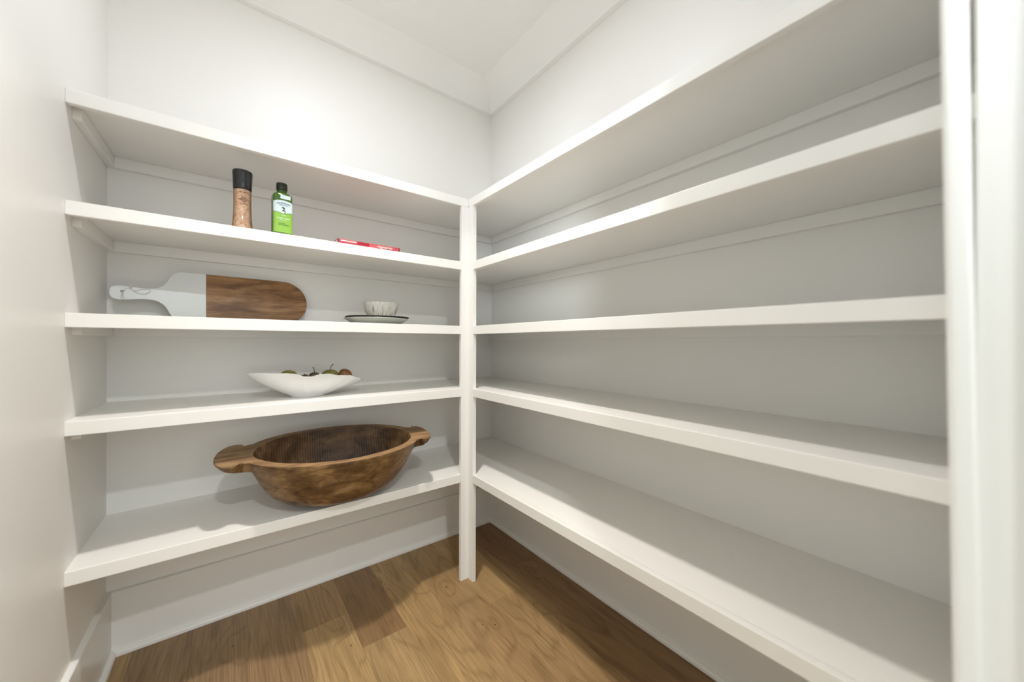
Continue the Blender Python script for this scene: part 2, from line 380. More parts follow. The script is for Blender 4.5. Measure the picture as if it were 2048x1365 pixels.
# recessed ceiling lamps
def can(x, y, label):
    t = empty('ceiling_light', (x, y, CEIL)); tag(t, label, 'light')
    obj('trim_ring', lathe(bmesh.new(), [(0.062, -0.0005), (0.085, -0.0005), (0.088, -0.004), (0.086, -0.008), (0.062, -0.006)], 48, cap0=False, cap1=False), M_metal, t, smooth=True)
    m = bpy.data.materials.get('lamp_lens') or mat('lamp_lens', (0.9, 0.9, 0.9), 0.5)
    b = m.node_tree.nodes['Principled BSDF']; b.inputs['Emission Color'].default_value = (1, 0.93, 0.84, 1); b.inputs['Emission Strength'].default_value = 4
    obj('lens', lathe(bmesh.new(), [(0.062, -0.001), (0.062, -0.004)], 48), m, t)
can(-0.965, -0.93, 'round recessed ceiling light with white trim ring above the pantry floor')
can(-1.31, -2.90, 'round recessed ceiling light outside the pantry doorway')

# ------------------------------------------------------------------ shelves
ORD = ['top', 'second', 'third', 'fourth', 'lowest']
def raise5(x, y):
    r = 0.0
    if y > -DA: r = (1+y/DA)*max(0, min(1, (x+L)/(L-DB)))
    if x > -DB: r = max(r, 1+x/DB)
    return 0.020*max(0, min(1, r))
def board(x0, x1, y0, y1, z, n5):
    bm = bmesh.new(); nx = 12 if n5 else 1; ny = 12 if n5 else 1
    g = {}
    for k in (0, 1):
        for i in range(nx+1):
            for j in range(ny+1):
                x = x0+(x1-x0)*i/nx; y = y0+(y1-y0)*j/ny
                g[k, i, j] = bm.verts.new((x, y, z-0.019*(1-k)+(raise5(x, y) if n5 else 0)))
    for i in range(nx):
        for j in range(ny):
            bm.faces.new((g[1, i, j], g[1, i+1, j], g[1, i+1, j+1], g[1, i, j+1]))
            bm.faces.new((g[0, i, j], g[0, i, j+1], g[0, i+1, j+1], g[0, i+1, j]))
    for i in range(nx):
        bm.faces.new((g[0, i, 0], g[0, i+1, 0], g[1, i+1, 0], g[1, i, 0])); bm.faces.new((g[0, i+1, ny], g[0, i, ny], g[1, i, ny], g[1, i+1, ny]))
    for j in range(ny):
        bm.faces.new((g[0, 0, j+1], g[0, 0, j], g[1, 0, j], g[1, 0, j+1])); bm.faces.new((g[0, nx, j], g[0, nx, j+1], g[1, nx, j+1], g[1, nx, j]))
    return bm
NB = 0.0015
CT, CH = 0.019, 0.038
for i, z in enumerate(Z):
    n5 = i == 4
    bz = z-0.0575; tz = z-0.0191
    # left run, along the back wall
    t = empty('wall_shelf', (-L/2, -DA/2, z)); off = Vector((-L/2, -DA/2, z))
    tag(t, '%s white painted shelf on the back wall, left of the corner post' % ORD[i], 'shelf', 'painted shelves along the back wall')
    def P(name, bm, **k):
        xf(bm, lambda v: v-off); return obj(name, bm, M_shelf, t, **k)
    P('shelf_board', board(-L, 0, -DA+PT, 0, z, n5))
    bm = bmesh.new()
    xe = -DB if i == 0 else -DB-PW
    box(bm, -L, xe, -DA, -DA+PT, z-H, z+0.0004, bev=NB)
    P('nosing', bm)
    rz = (0.010 if n5 else 0)
    P('back_cleat', BX(-L+CT, 0, -CT, 0, bz, tz, bev=0.001) if not n5 else xf(BX(-L+CT, 0, -CT, 0, bz, tz), lambda v: (v.x, v.y, v.z+raise5(v.x, v.y)*0.95)))
    P('side_cleat', BX(-L, -L+CT, -DA+PT+0.035, 0, bz, tz, bev=0.001))
    # right run, along the right wall
    t = empty('wall_shelf', (-DB/2, (YF-DA)/2, z)); off = Vector((-DB/2, (YF-DA)/2, z))
    tag(t, '%s long white painted shelf on the right wall, right of the corner post' % ORD[i], 'shelf', 'painted shelves along the right wall')
    P('shelf_board', board(-DB+PT, 0, YF+0.0005, -DA+PT-0.0005, z, n5))
    bm = bmesh.new()
    ye = -DA if i == 0 else -DA-PW
    box(bm, -DB, -DB+PT, YF+0.0005, ye-0.0003, z-H, z+0.0004, bev=NB)
    P('nosing', bm)
    P('back_cleat', BX(-CT, 0, YF+0.0005, -CT-0.0003, bz, tz, bev=0.001) if not n5 else xf(BX(-CT, 0, YF+0.0005, -CT-0.0003, bz, tz), lambda v: (v.x, v.y, v.z+0.018)))
    P('end_cleat', BX(-DB+PT+0.035, -CT, YF+0.0005, YF+CT, bz, tz, bev=0.001))
# corner post: two strips meeting in an inside corner
t = empty('corner_post', (-DB, -DA, 0))
tag(t, 'tall white L-shaped corner post standing on the floor between the two runs of shelves', 'post')
for bm in (BX(-PW, PT, 0, PT, 0.0008, Z[0]-H, bev=0.0012), BX(0, PT, -PW, 0.0, 0.0008, Z[0]-H, bev=0.0012)):
    obj('post_strip', bm, M_trim, t)

# ------------------------------------------------------------------ second shelf: salt grinder, oil bottle, book
def facing(x, y): return math.atan2(CAM.x-x, -(CAM.y-y))   # rotation that turns -y toward the viewer's spot
def wrap_text(body, size, radius, zc, turn=0.0, arc=0.0, space=1.0, ex=0.0002):
    """lettering bent round an upright cylinder that faces -y"""
    bm = text_bm(body, size, ex, space)
    def f(v):
        a = v.x/radius+turn
        r = radius+0.0001+max(0, v.z)
        return (r*sin(a), -r*cos(a), zc+v.y-arc*(v.x**2))
    return xf(bm, f)
gx, gy = -1.267, -0.345
GR = empty('salt_grinder', (gx, gy, Z[1]+0.0006), 0.06)
tag(GR, 'glass grinder of coarse pink salt with a black cap, left of the green bottle', 'grinder')
body = [(0.0275, 0), (0.0292, 0.002), (0.0296, 0.008), (0.0288, 0.018), (0.0270, 0.035), (0.0256, 0.060), (0.0250, 0.090), (0.0250, 0.115), (0.0254, 0.135), (0.0254, 0.148)]
m = mat('salt_crystals', (0.75, 0.42, 0.27), 0.45, 0.5); tt, ns, ls, b = NT(m)
tc = ns.new('ShaderNodeTexCoord'); v = ns.new('ShaderNodeTexVoronoi'); v.inputs['Scale'].default_value = 330; ls.new(tc.outputs['Object'], v.inputs['Vector'])
r = ramp(ns, [(0.0, (0.60, 0.26, 0.12)), (0.3, (0.85, 0.47, 0.27)), (0.6, (0.95, 0.66, 0.45)), (0.95, (0.98, 0.85, 0.70))]); ls.new(v.outputs['Color'], r.inputs['Fac']); 
n = ns.new('ShaderNodeTexNoise'); n.inputs['Scale'].default_value = 45; n.inputs['Detail'].default_value = 4; ls.new(tc.outputs['Object'], n.inputs['Vector'])
r_ = ramp(ns, [(0.30, (0.80, 0.66, 0.55)), (0.5, (1.1, 1.1, 1.1))]); ls.new(n.outputs['Fac'], r_.inputs['Fac'])
x = nd(ns, 'ShaderNodeMix', data_type='RGBA', blend_type='MULTIPLY'); x.inputs[0].default_value = 1; ls.new(r.outputs[0], x.inputs[6]); ls.new(r_.outputs[0], x.inputs[7]); ls.new(x.outputs[2], b.inputs['Base Color'])
bp = ns.new('ShaderNodeBump'); bp.inputs['Strength'].default_value = 0.5; bp.inputs['Distance'].default_value = 0.001; ls.new(v.outputs['Distance'], bp.inputs['Height']); ls.new(bp.outputs['Normal'], b.inputs['Normal'])
b.inputs['Coat Weight'].default_value = 0.6; b.inputs['Coat Roughness'].default_value = 0.04
M_salt = m
M_glass = mat('clear_glass', (1, 1, 1), 0.02, 0.5, **{'Transmission Weight': 1.0, 'IOR': 1.45})
def glassthin(name, tint):
    m = bpy.data.materials.new(name); m.use_nodes = True; ns = m.node_tree.nodes; ls = m.node_tree.links; ns.remove(ns['Principled BSDF'])
    out = ns['Material Output']; tr = ns.new('ShaderNodeBsdfTransparent'); tr.inputs[0].default_value = (*tint, 1)
    gl = ns.new('ShaderNodeBsdfGlossy'); gl.inputs['Roughness'].default_value = 0.04
    fz = ns.new('ShaderNodeFresnel'); fz.inputs[0].default_value = 1.45; mx = ns.new('ShaderNodeMixShader')
    ls.new(fz.outputs[0], mx.inputs[0]); ls.new(tr.outputs[0], mx.inputs[1]); ls.new(gl.outputs[0], mx.inputs[2]); ls.new(mx.outputs[0], out.inputs[0]); return m
M_thin = glassthin('thin_glass', (0.97, 0.96, 0.94))
obj('glass_jar', lathe(bmesh.new(), body, 56, cap1=False), M_thin, GR, smooth=True)
sl = obj('salt', lathe(bmesh.new(), [(r-0.0014 if r > 0.002 else r, min(max(z, 0.003), 0.1405)) for r, z in body], 56), M_salt, GR, smooth=True); sl['kind'] = 'stuff'
cap = [(0.0258, 0.1445), (0.0264, 0.146), (0.0268, 0.165), (0.0276, 0.182), (0.0284, 0.196), (0.0287, 0.2025), (0.0280, 0.2055), (0.0255, 0.2065)]
obj('cap', lathe(bmesh.new(), cap, 56), M_black, GR, smooth=True)
M_ink = mat('brown_ink', (0.06, 0.02, 0.01), 0.6)
bm = bmesh.new()
for body_, sz, zc in (('OLDE THOMPSON', 0.0034, 0.1295), ('PINK', 0.0056, 0.1100), ('HIMALAYAN', 0.0052, 0.1045), ('SALT', 0.0056, 0.0985), ('SALT GRINDER', 0.0034, 0.0900)):
    tb = wrap_text(body_, sz, 0.0258, zc, 0.05, 0); me = bpy.data.meshes.new('t'); tb.to_mesh(me); tb.free(); bm.from_mesh(me); bpy.data.meshes.remove(me)
obj('lettering', bm, M_ink, GR)

bx_, by_ = -1.152, -0.335
BO = empty('oil_bottle', (bx_, by_, Z[1]+0.0006), 0.10)
tag(BO, 'square green glass oil bottle with black cap and lime green label', 'bottle')
def sq(rx, ry, a, n=5.0):
    c, s = cos(a), sin(a); return rx*(abs(c)**(2/n))*(1 if c >= 0 else -1), ry*(abs(s)**(2/n))*(1 if s >= 0 else -1)
def sqlathe(prof, N=64, caps=(True, True), p=5.0):
    bm = bmesh.new(); rings = []
    for rx, ry, z, pp in prof:
        rings.append([bm.verts.new((*sq(rx, ry, 2*pi*i/N, pp), z)) for i in range(N)])
    for a, b in zip(rings, rings[1:]):
        for i in range(N): bm.faces.new((a[i], a[(i+1) % N], b[(i+1) % N], b[i]))
    if caps[0]: bm.faces.new(rings[0][::-1])
    if caps[1]: bm.faces.new(rings[-1])
    return bm
M_green = mat('green_glass', (0.10, 0.22, 0.035), 0.05, 0.6, **{'Transmission Weight': 0.55, 'IOR': 1.45})
hw, hd = 0.0305, 0.0270
obj('glass_bottle', sqlathe([(hw-0.004, hd-0.004, 0, 4), (hw, hd, 0.004, 5), (hw, hd, 0.145, 5), (hw-0.001, hd-0.001, 0.152, 5), (hw-0.005, hd-0.004, 0.158, 4), (0.019, 0.018, 0.1625, 2.6), (0.0150, 0.0150, 0.1655, 2), (0.0150, 0.0150, 0.168, 2), (0.0165, 0.0165, 0.1695, 2), (0.0165, 0.0165, 0.172, 2), (0.0135, 0.0135, 0.1735, 2), (0.0135, 0.0135, 0.176, 2)]), M_green, BO, smooth=True, angle=50)
M_cap = mat('dark_cap', (0.012, 0.014, 0.007), 0.3)
obj('cap', lathe(bmesh.new(), [(0.0165, 0.1745), (0.0172, 0.176), (0.0172, 0.197), (0.0165, 0.1985), (0.010, 0.1990)], 96, f=lambda r, z, a: r+(0.0003*cos(32*a) if 0.175 < z < 0.198 else 0)), M_cap, BO, smooth=True)
# label: a front sheet wrapping the front of the bottle
def label(zb, zt, x0=-1, x1=1, eps=0.0004, NX=40):
    """sheet over the front face between z functions zb(x), zt(x), following the rounded-square section"""
    bm = bmesh.new(); cols = []
    for i in range(NX+1):
        xn = x0+(x1-x0)*i/NX
        X = (hw+eps)*xn; q = min(1, abs(X/(hw+eps)))
        Y = -(hd+eps)*(max(0, 1-q**5))**(1/5)
        cols.append([bm.verts.new((X, Y, zb(X)+(zt(X)-zb(X))*k/4)) for k in range(5)])
    for a, b in zip(cols, cols[1:]):
        for k in range(4): bm.faces.new((a[k], b[k], b[k+1], a[k+1]))
    return bm
M_lime = mat('lime_label', (0.24, 0.46, 0.055), 0.5); M_wht = mat('white_label', (0.60, 0.70, 0.72), 0.5)
M_dkg = mat('dark_green_ink', (0.015, 0.055, 0.03), 0.5); M_navy = mat('navy_ink', (0.03, 0.07, 0.16), 0.5); M_pale = mat('pale_ink', (0.75, 0.88, 0.62), 0.5)
mid = lambda X: 0.0865-0.0035*cos(X/hw*3.0)*0.5
obj('label', label(lambda X: 0.016, mid, -0.97, 0.97), M_lime, BO, smooth=True)
obj('label_band', label(lambda X: mid(X)+0.0012*min(1, abs(X)/0.012), lambda X: 0.131-6.5*X*X, -0.97, 0.97, 0.0006), M_wht, BO, smooth=True)
obj('sticker', label(lambda X: 0.1365, lambda X: 0.1505, -0.30, 0.72, 0.0005), M_wht, BO)
def front_text(lines, m, name='lettering', eps=0.0009):
    bm = bmesh.new()
    for body_, sz, xc, zc, arc in lines:
        tb = text_bm(body_, sz, 0.0001); 
        def f(v):
            X = xc+v.x; q = min(1, abs(X/(hw+eps)))
            return (X, -(hd+eps)*(1-q**5)**(1/5)-v.z, zc+v.y-arc*v.x*v.x)
        xf(tb, f); me = bpy.data.meshes.new('t'); tb.to_mesh(me); tb.free(); bm.from_mesh(me); bpy.data.meshes.remove(me)
    obj(name, bm, m, BO)
front_text([('CALIFORNIA', 0.0076, 0, 0.1205, 7.0), ('OLIVE RANCH', 0.0042, 0, 0.1135, 6.0)], M_navy)
front_text([('100%', 0.0060, 0, 0.0775, 0), ('GLOBAL BLEND', 0.0058, 0, 0.0665, 0), ('EXTRA VIRGIN', 0.0036, 0, 0.0600, 0)], M_pale)
front_text([('EXTRA VIRGIN', 0.0032, -0.004, 0.0475, 0), ('OLIVE OIL  COLD PRESSED', 0.0030, 0, 0.043, 0)], M_dkg)
bm = bmesh.new()   # small leaf-and-olive mark
def flat(pts, e):
    vs = [bm.verts.new((x, -(hd+e), z)) for x, z in pts]; bm.faces.new(vs)
flat([(0.0055*cos(a)+0.001, 0.0895+0.0075*sin(a)) for a in [2*pi*i/20 for i in range(20)]], 0.0011)
flat([(-0.006, 0.1065), (0.000, 0.1075), (0.005, 0.1030), (0.006, 0.1005), (0.001, 0.1000), (-0.003, 0.1025)], 0.0011)
flat([(0.0, 0.101), (0.0025, 0.101), (0.003, 0.095), (0.001, 0.095)], 0.0012)
obj('label_mark', bm, M_dkg, BO)
bm = bmesh.new(); flat([(0.0042*cos(a)-0.0003, 0.0880+0.0045*sin(a)) for a in [2*pi*i/20 for i in range(20)]], 0.0014)
obj('label_mark', bm, M_pale, BO)

# thin red paperback lying flat
BK = empty('book', (-0.8585, -0.3055, Z[1]+0.0006), 0.0)
tag(BK, 'thin red vegetarian cookbook lying flat with its spine out', 'book')
M_red = mat('red_cover', (0.36, 0.012, 0.03), 0.35); M_pink = mat('pink_spine', (0.58, 0.10, 0.12), 0.35); M_page = mat('paper', (0.82, 0.78, 0.70), 0.8)
M_dred = mat('dark_red', (0.20, 0.02, 0.03), 0.4); M_white = mat('white_print', (0.80, 0.74, 0.70), 0.5)
bl, bd, bh = 0.1200, 0.095, 0.0175
obj('pages', BX(-bl+0.002, bl-0.002, -bd+0.003, bd-0.002, 0.0014, bh-0.0014), M_page, BK)
obj('back_cover', BX(-bl, bl, -bd+0.001, bd, 0, 0.0014), M_dred, BK)
obj('front_cover', BX(-bl, bl, -bd+0.001, bd, bh-0.0014, bh), M_red, BK)
bm = bmesh.new(); box(bm, -bl, bl, -bd-0.0012, -bd+0.001, 0, bh, bev=0.0006)
sp = obj('spine', bm, M_pink, BK)
def sband(x0, x1, z0, z1, m):
    obj('spine_print', BX(x0, x1, -bd-0.0015, -bd-0.0011, z0, z1), m, sp)
sband(-bl+0.0005, -bl+0.006, 0.0005, bh-0.0005, M_dred)
sband(-0.048, -0.004, 0.001, bh-0.001, M_red)
sband(0.028, bl-0.022, 0.001, 0.0065, M_red)
sband(-bl+0.006, -0.048, 0.001, 0.0055, M_red)
sband(bl-0.018, bl-0.014, 0.0005, bh-0.0005, M_red)
sband(bl-0.006, bl-0.0005, 0.0005, bh-0.0005, M_dred)
sband(-bl+0.012, -0.052, 0.0100, 0.0135, M_white)
tb = text_bm('vegetarian', 0.0140, 0.0001, 1.05)
xf(tb, lambda v: (v.x+0.058, -bd-0.0017-v.z, v.y+0.0098))
obj('spine_lettering', tb, M_white, sp)

# ------------------------------------------------------------------ third shelf: paddle board, plates, small bowl
half = [(0.0150, 0.0), (0.0155, 0.010), (0.0190, 0.0175), (0.0255, 0.0228), (0.036, 0.0257), (0.052, 0.0255), (0.072, 0.0225), (0.094, 0.0198), (0.114, 0.0203), (0.132, 0.0250), (0.146, 0.0350), (0.1565, 0.0500), (0.1655, 0.0700), (0.1745, 0.0830), (0.186, 0.0895), (0.202, 0.0920), (0.235, 0.0922)]
hs = [(p.x, p.y) for p in spline([(a, b, 0) for a, b in half], 3)]
JX = 0.2668
marb = hs+[(JX, 0.0922)]; marb = marb+[(a, -b) for a, b in marb[::-1] if b > 0.001]
endc = [(0.500, 0.0925)]+[(0.5195+0.092*sin(t)**1.0*1.0, 0.0925*cos(t)) for t in [pi/2*k/12 for k in range(1, 13)]]
wd = [(JX, 0.0925)]+endc; wd = wd+[(a, -b) for a, b in wd[::-1] if b > 0.001]
CB = empty('cutting_board', (-1.64, -0.085, Z[2]+0.0928), math.atan2(0.05, 0.61))
tag(CB, 'paddle cutting board of white marble and brown wood leaning on its long edge', 'cutting board')
tilt = radians(7)
def lay(bm):   # outline xy -> upright plate leaning back
    def f(v):
        y = v.z; z = v.y
        return (v.x, y*cos(tilt)+(z+0.0925)*sin(tilt)-0.012, -0.0925+(z+0.0925)*cos(tilt)-y*sin(tilt)+0.001)
    return xf(bm, f)
hole = [(0.0455+0.0042*cos(-a), 0.004+0.0042*sin(-a)) for a in [2*pi*k/20 for k in range(20)]]
obj('marble_panel', lay(solid([marb, hole], 0.014, 0.0016)), M_marble, CB, smooth=True, angle=50)
ob = obj('wood_panel', lay(solid([wd], 0.0145, 0.0012)), M_acacia, CB, smooth=True, angle=50)
bm = bmesh.new()
def tp(x, y, z): return lay_pt((x, z, y))
def lay_pt(p):
    y = p[2]; z = p[1]
    return (p[0], y*cos(tilt)+(z+0.0925)*sin(tilt)-0.012, -0.0925+(z+0.0925)*cos(tilt)-y*sin(tilt)+0.001)
F = -0.0098
tube(bm, [lay_pt(q) for q in spline([(0.0455, 0.003, 0.002), (0.0455, 0.000, F), (0.0440, -0.014, F), (0.0440, -0.0255, -0.006), (0.0455, -0.0285, 0.0), (0.049, -0.026, 0.006)], 6)], 0.0011, 8)
tube(bm, [lay_pt(q) for q in spline([(0.0475, 0.003, 0.002), (0.0480, 0.000, F), (0.0485, -0.014, F), (0.0515, -0.0260, -0.006), (0.0535, -0.0300, 0.0), (0.056, -0.028, 0.006)], 6)], 0.0011, 8)
tube(bm, [lay_pt(q) for q in spline([(0.0465, 0.005, F), (0.055, 0.013, F), (0.066, 0.018, F), (0.071, 0.010, F), (0.082, 0.0005, F), (0.098, -0.002, F), (0.110, 0.004, F), (0.114, 0.013, F), (0.104, 0.0165, F), (0.090, 0.013, F), (0.078, 0.008, F), (0.068, 0.013, F), (0.062, 0.0195, F)], 6)], 0.0009, 8)
tube(bm, [lay_pt(q) for q in spline([(0.0630, 0.0165, F), (0.064, 0.0205, F-0.002), (0.0675, 0.0205, F-0.002), (0.0685, 0.0165, F), (0.066, 0.0150, F-0.001)], 5, True)], 0.0012, 8, True)
obj('twine_loop', bm, M_twine, CB, smooth=True, angle=60)

px_, py_ = -0.785, -0.250
M_plate = mat('grey_green_glaze', (0.42, 0.43, 0.38), 0.35); M_plate2 = mat('pale_glaze_dark_rim', (0.50, 0.50, 0.46), 0.35)
M_rimd = mat('dark_rim_glaze', (0.035, 0.03, 0.025), 0.4)
def plate(z0, R, h, foot, m, rimm, dx=0):
    t = empty('dinner_plate', (px_+dx, py_, z0))
    prof = [(foot-0.004, 0.0015), (foot-0.002, 0), (foot, 0), (foot+0.002, 0.0025), (foot+(R-foot)*0.5, h*0.50), (R-0.006, h-0.003), (R, h-0.001), (R-0.001, h+0.0006), (R-0.006, h-0.0003), (foot+(R-foot)*0.5, h*0.50+0.0035), (foot, 0.0065), (foot*0.5, 0.0055)]
    obj('dish', lathe(bmesh.new(), prof, 96), m, t, smooth=True, angle=60)
    if rimm: obj('rim_edge', lathe(bmesh.new(), [(R-0.010, h-0.0060), (R+0.0004, h-0.0022), (R+0.0004, h+0.0002), (R-0.004, h+0.0002)], 96, cap0=False, cap1=False), rimm, t, smooth=True)
    return t
tag(plate(Z[2]+0.0006, 0.136, 0.0265, 0.092, M_plate, None), 'lower dinner plate with pale grey underside, directly on the shelf', 'plate', 'two stacked dinner plates')
tag(plate(Z[2]+0.0085, 0.1335, 0.0265, 0.090, M_plate2, M_rimd, 0.004), 'upper dinner plate with dark rim, under the ribbed bowl', 'plate', 'two stacked dinner plates')
m = mat('ribbed_stoneware', (0.55, 0.52, 0.47), 0.45); tt, ns, ls, b = NT(m)
tc = ns.new('ShaderNodeTexCoord'); sx = ns.new('ShaderNodeSeparateXYZ'); ls.new(tc.outputs['Object'], sx.inputs[0])
at = nd(ns, 'ShaderNodeMath', operation='ARCTAN2'); ls.new(sx.outputs[1], at.inputs[0]); ls.new(sx.outputs[0], at.inputs[1])
cb = ns.new('ShaderNodeCombineXYZ'); a2 = nd(ns, 'ShaderNodeMath', operation='MULTIPLY'); ls.new(at.outputs[0], a2.inputs[0]); a2.inputs[1].default_value = 16
z2 = nd(ns, 'ShaderNodeMath', operation='MULTIPLY'); ls.new(sx.outputs[2], z2.inputs[0]); z2.inputs[1].default_value = 28
ls.new(a2.outputs[0], cb.inputs[0]); ls.new(z2.outputs[0], cb.inputs[2])
n = ns.new('ShaderNodeTexNoise'); n.inputs['Scale'].default_value = 1.0; n.inputs['Detail'].default_value = 3; ls.new(cb.outputs[0], n.inputs['Vector'])
# more glaze lines toward the foot
mr = ns.new('ShaderNodeMapRange'); mr.inputs['From Min'].default_value = 0.02; mr.inputs['From Max'].default_value = 0.082; mr.inputs['To Min'].default_value = -0.10; mr.inputs['To Max'].default_value = 0.07; ls.new(sx.outputs[2], mr.inputs['Value'])
ad = nd(ns, 'ShaderNodeMath', operation='ADD'); ls.new(n.outputs['Fac'], ad.inputs[0]); ls.new(mr.outputs[0], ad.inputs[1])
r = ramp(ns, [(0.30, (0.22, 0.19, 0.15)), (0.44, (0.62, 0.59, 0.53)), (0.7, (0.76, 0.73, 0.67))]); ls.new(ad.outputs[0], r.inputs['Fac']); ls.new(r.outputs[0], b.inputs['Base Color'])
bpr = [(0.040, 0), (0.043, 0.0015), (0.048, 0.008), (0.0575, 0.026), (0.0660, 0.045), (0.0715, 0.064), (0.0745, 0.081), (0.0740, 0.083), (0.0725, 0.081), (0.0690, 0.062), (0.060, 0.034), (0.045, 0.012), (0.02, 0.008)]
t = empty('small_bowl', (px_+0.018, py_, Z[2]+0.0085+0.0066))
tag(t, 'small ribbed grey stoneware bowl sitting on the stacked plates', 'bowl')
obj('bowl_body', lathe(bmesh.new(), bpr, 192, f=lambda r, z, a: r+(0.0005*cos(64*a) if (z < 0.080 and r > 0.0435) else 0)), m, t, smooth=True, angle=60)

# ------------------------------------------------------------------ fourth shelf: scalloped white bowl with five fruits
FX, FY, FZ = -1.052, -0.250, Z[3]+0.0006
M_china = mat('white_china', (0.82, 0.81, 0.79), 0.18, 0.5)
FB = empty('serving_bowl', (FX, FY, FZ))
tag(FB, 'long white china bowl with a wavy rim and pointed ends, holding fruit', 'bowl')
N = 144
def rimshape(a):
    c, s = cos(a), sin(a)
    # pointed oval
    x = 0.203*c; w = 0.120*(1-abs(c)**2.6)**0.75
    y = w*(1 if s >= 0 else -1) if abs(s) > 1e-6 else 0
    return x, y
NEAR = [(-0.203, 0.097), (-0.17, 0.100), (-0.13, 0.0995), (-0.09, 0.0985), (-0.06, 0.0955), (-0.03, 0.0845), (-0.005, 0.0835), (0.02, 0.0905), (0.05, 0.0905), (0.09, 0.0820), (0.13, 0.0790), (0.17, 0.0660), (0.203, 0.0520)]
FAR = [(-0.203, 0.097), (-0.16, 0.094), (-0.12, 0.0955), (-0.08, 0.090), (-0.03, 0.086), (0.02, 0.082), (0.07, 0.078), (0.12, 0.073), (0.17, 0.060), (0.203, 0.052)]
def lerp_tab(t, x):
    for (a, p), (b, q) in zip(t, t[1:]):
        if x <= b:
            k = (x-a)/(b-a); k = k*k*(3-2*k); return p+(q-p)*k
    return t[-1][1]
def rimz(a):
    x = 0.203*cos(a)
    return lerp_tab(NEAR if sin(a) < 0 else FAR, x)
def ring(bm, s, zf, dz, bulge=0.0):
    out = []
    for i in range(N):
        a = 2*pi*i/N; x, y = rimshape(a); c = cos(a)
        # blend from pointed rim to oval foot
        fx, fy = 0.060*cos(a), 0.042*sin(a)
        X = fx+(x-fx)*s; Y = fy+(y-fy)*s
        Zr = rimz(a)
        out.append(bm.verts.new((X, Y, Zr*zf+dz)))
    return out
bm = bmesh.new()
outer = [(0.0, 0.0, 0.0), (0.015, 0.04, 0), (0.10, 0.11, 0), (0.25, 0.22, 0), (0.42, 0.36, 0), (0.60, 0.52, 0), (0.78, 0.70, 0), (0.90, 0.85, 0), (0.975, 0.955, 0), (1.0, 1.0, 0)]
inner = [(1.0, 1.0, 0.0022), (0.965, 0.97, 0.002), (0.88, 0.86, 0.004), (0.76, 0.71, 0.004), (0.58, 0.53, 0.004), (0.40, 0.37, 0.004), (0.22, 0.22, 0.004), (0.05, 0.10, 0.004)]
rings = [ring(bm, s, zf, dz) for s, zf, dz in outer+inner]
for a, b in zip(rings, rings[1:]):
    for i in range(N): bm.faces.new((a[i], a[(i+1) % N], b[(i+1) % N], b[i]))
bm.faces.new(rings[0][::-1]); bm.faces.new(rings[-1])
obj('bowl_body', bm, M_china, FB, smooth=True, angle=80)
def fruitmat(name, c1, c2, c3):
    m = mat(name, c1, 0.4); tt, ns, ls, b = NT(m); tc = ns.new('ShaderNodeTexCoord')
    n = ns.new('ShaderNodeTexNoise'); n.inputs['Scale'].default_value = 22; n.inputs['Detail'].default_value = 4; ls.new(tc.outputs['Object'], n.inputs['Vector'])
    r = ramp(ns, [(0.3, c1), (0.5, c2), (0.7, c3)]); ls.new(n.outputs['Fac'], r.inputs['Fac']); ls.new(r.outputs[0], b.inputs['Base Color']); return m
M_fg = fruitmat('green_skin', (0.13, 0.12, 0.025), (0.20, 0.19, 0.04), (0.27, 0.25, 0.07))
M_fb = fruitmat('brown_skin', (0.10, 0.035, 0.012), (0.24, 0.10, 0.03), (0.30, 0.16, 0.06))
M_fd = fruitmat('dark_skin', (0.035, 0.025, 0.012), (0.09, 0.055, 0.025), (0.16, 0.13, 0.07))
M_stem = mat('dark_stem', (0.02, 0.014, 0.008), 0.7)
def fruit(name, label, x, y, ztop, r, m, stem=None, lean_=(0, 0), squash=0.9, calyx=False, cat='fruit'):
    t = empty(name, (x, y, ztop-r*squash)); t.rotation_euler = (lean_[0], lean_[1], 0)
    tag(t, label, cat)
    prof = []
    K = 18
    for k in range(K+1):
        th = -pi/2+pi*k/K; rr = r*cos(th)*(1.0+0.05*sin(th)); zz = r*squash*sin(th)
        dim = 0.16*r*math.exp(-(rr/(0.22*r))**2)
        prof.append((max(rr, 0.0004), zz-dim*(1 if th > 0 else -1)))
    obj('flesh', lathe(bmesh.new(), prof, 40, f=lambda q, z, a: q*(1+0.015*cos(5*a))), m, t, smooth=True, angle=70)
    if stem:
        pts = spline([(0, 0, r*squash*0.82), (stem[0]*0.15, 0, r*squash+stem[1]*0.35), (stem[0]*0.45, 0, r*squash+stem[1]*0.75), (stem[0], 0, r*squash+stem[1])], 5)
        n_ = len(pts); obj('stem', tube(bmesh.new(), pts, [0.0011+0.0007*abs(k/(n_-1)-0.45) for k in range(n_)], 8), M_stem, t, smooth=True)
    if calyx:
        bm = bmesh.new()
        for k in range(5):
            a = 2*pi*k/5+0.3
            tube(bm, [(0.002*cos(a), 0.002*sin(a), r*squash*0.86), (0.006*cos(a), 0.006*sin(a), r*squash*1.0), (0.010*cos(a), 0.010*sin(a), r*squash*1.16)], [0.0018, 0.0014, 0.0004], 6)
        obj('calyx', bm, M_stem, t)
    return t
fruit('pear', 'green pear at the left end of the fruit in the white bowl', -1.120, -0.225, FZ+0.1010, 0.036, M_fg, None, (0.5, -0.5))
fruit('fig', 'small grey-brown fruit with a spiky calyx, left of the dark stemmed one', -1.068, -0.262, FZ+0.0850, 0.022, M_fd, None, (0.0, 0.25), 0.92, True)
fruit('plum', 'small dark fruit with a short curved stem, left of the green stemmed pear', -1.030, -0.240, FZ+0.0925, 0.021, M_fd, (-0.006, 0.020), (0, 0), 0.92)
fruit('pear', 'green pear with the longest curved stem, near the middle of the white bowl', -0.969, -0.225, FZ+0.1000, 0.034, M_fg, (0.013, 0.021), (0.0, 0.0), 0.88)
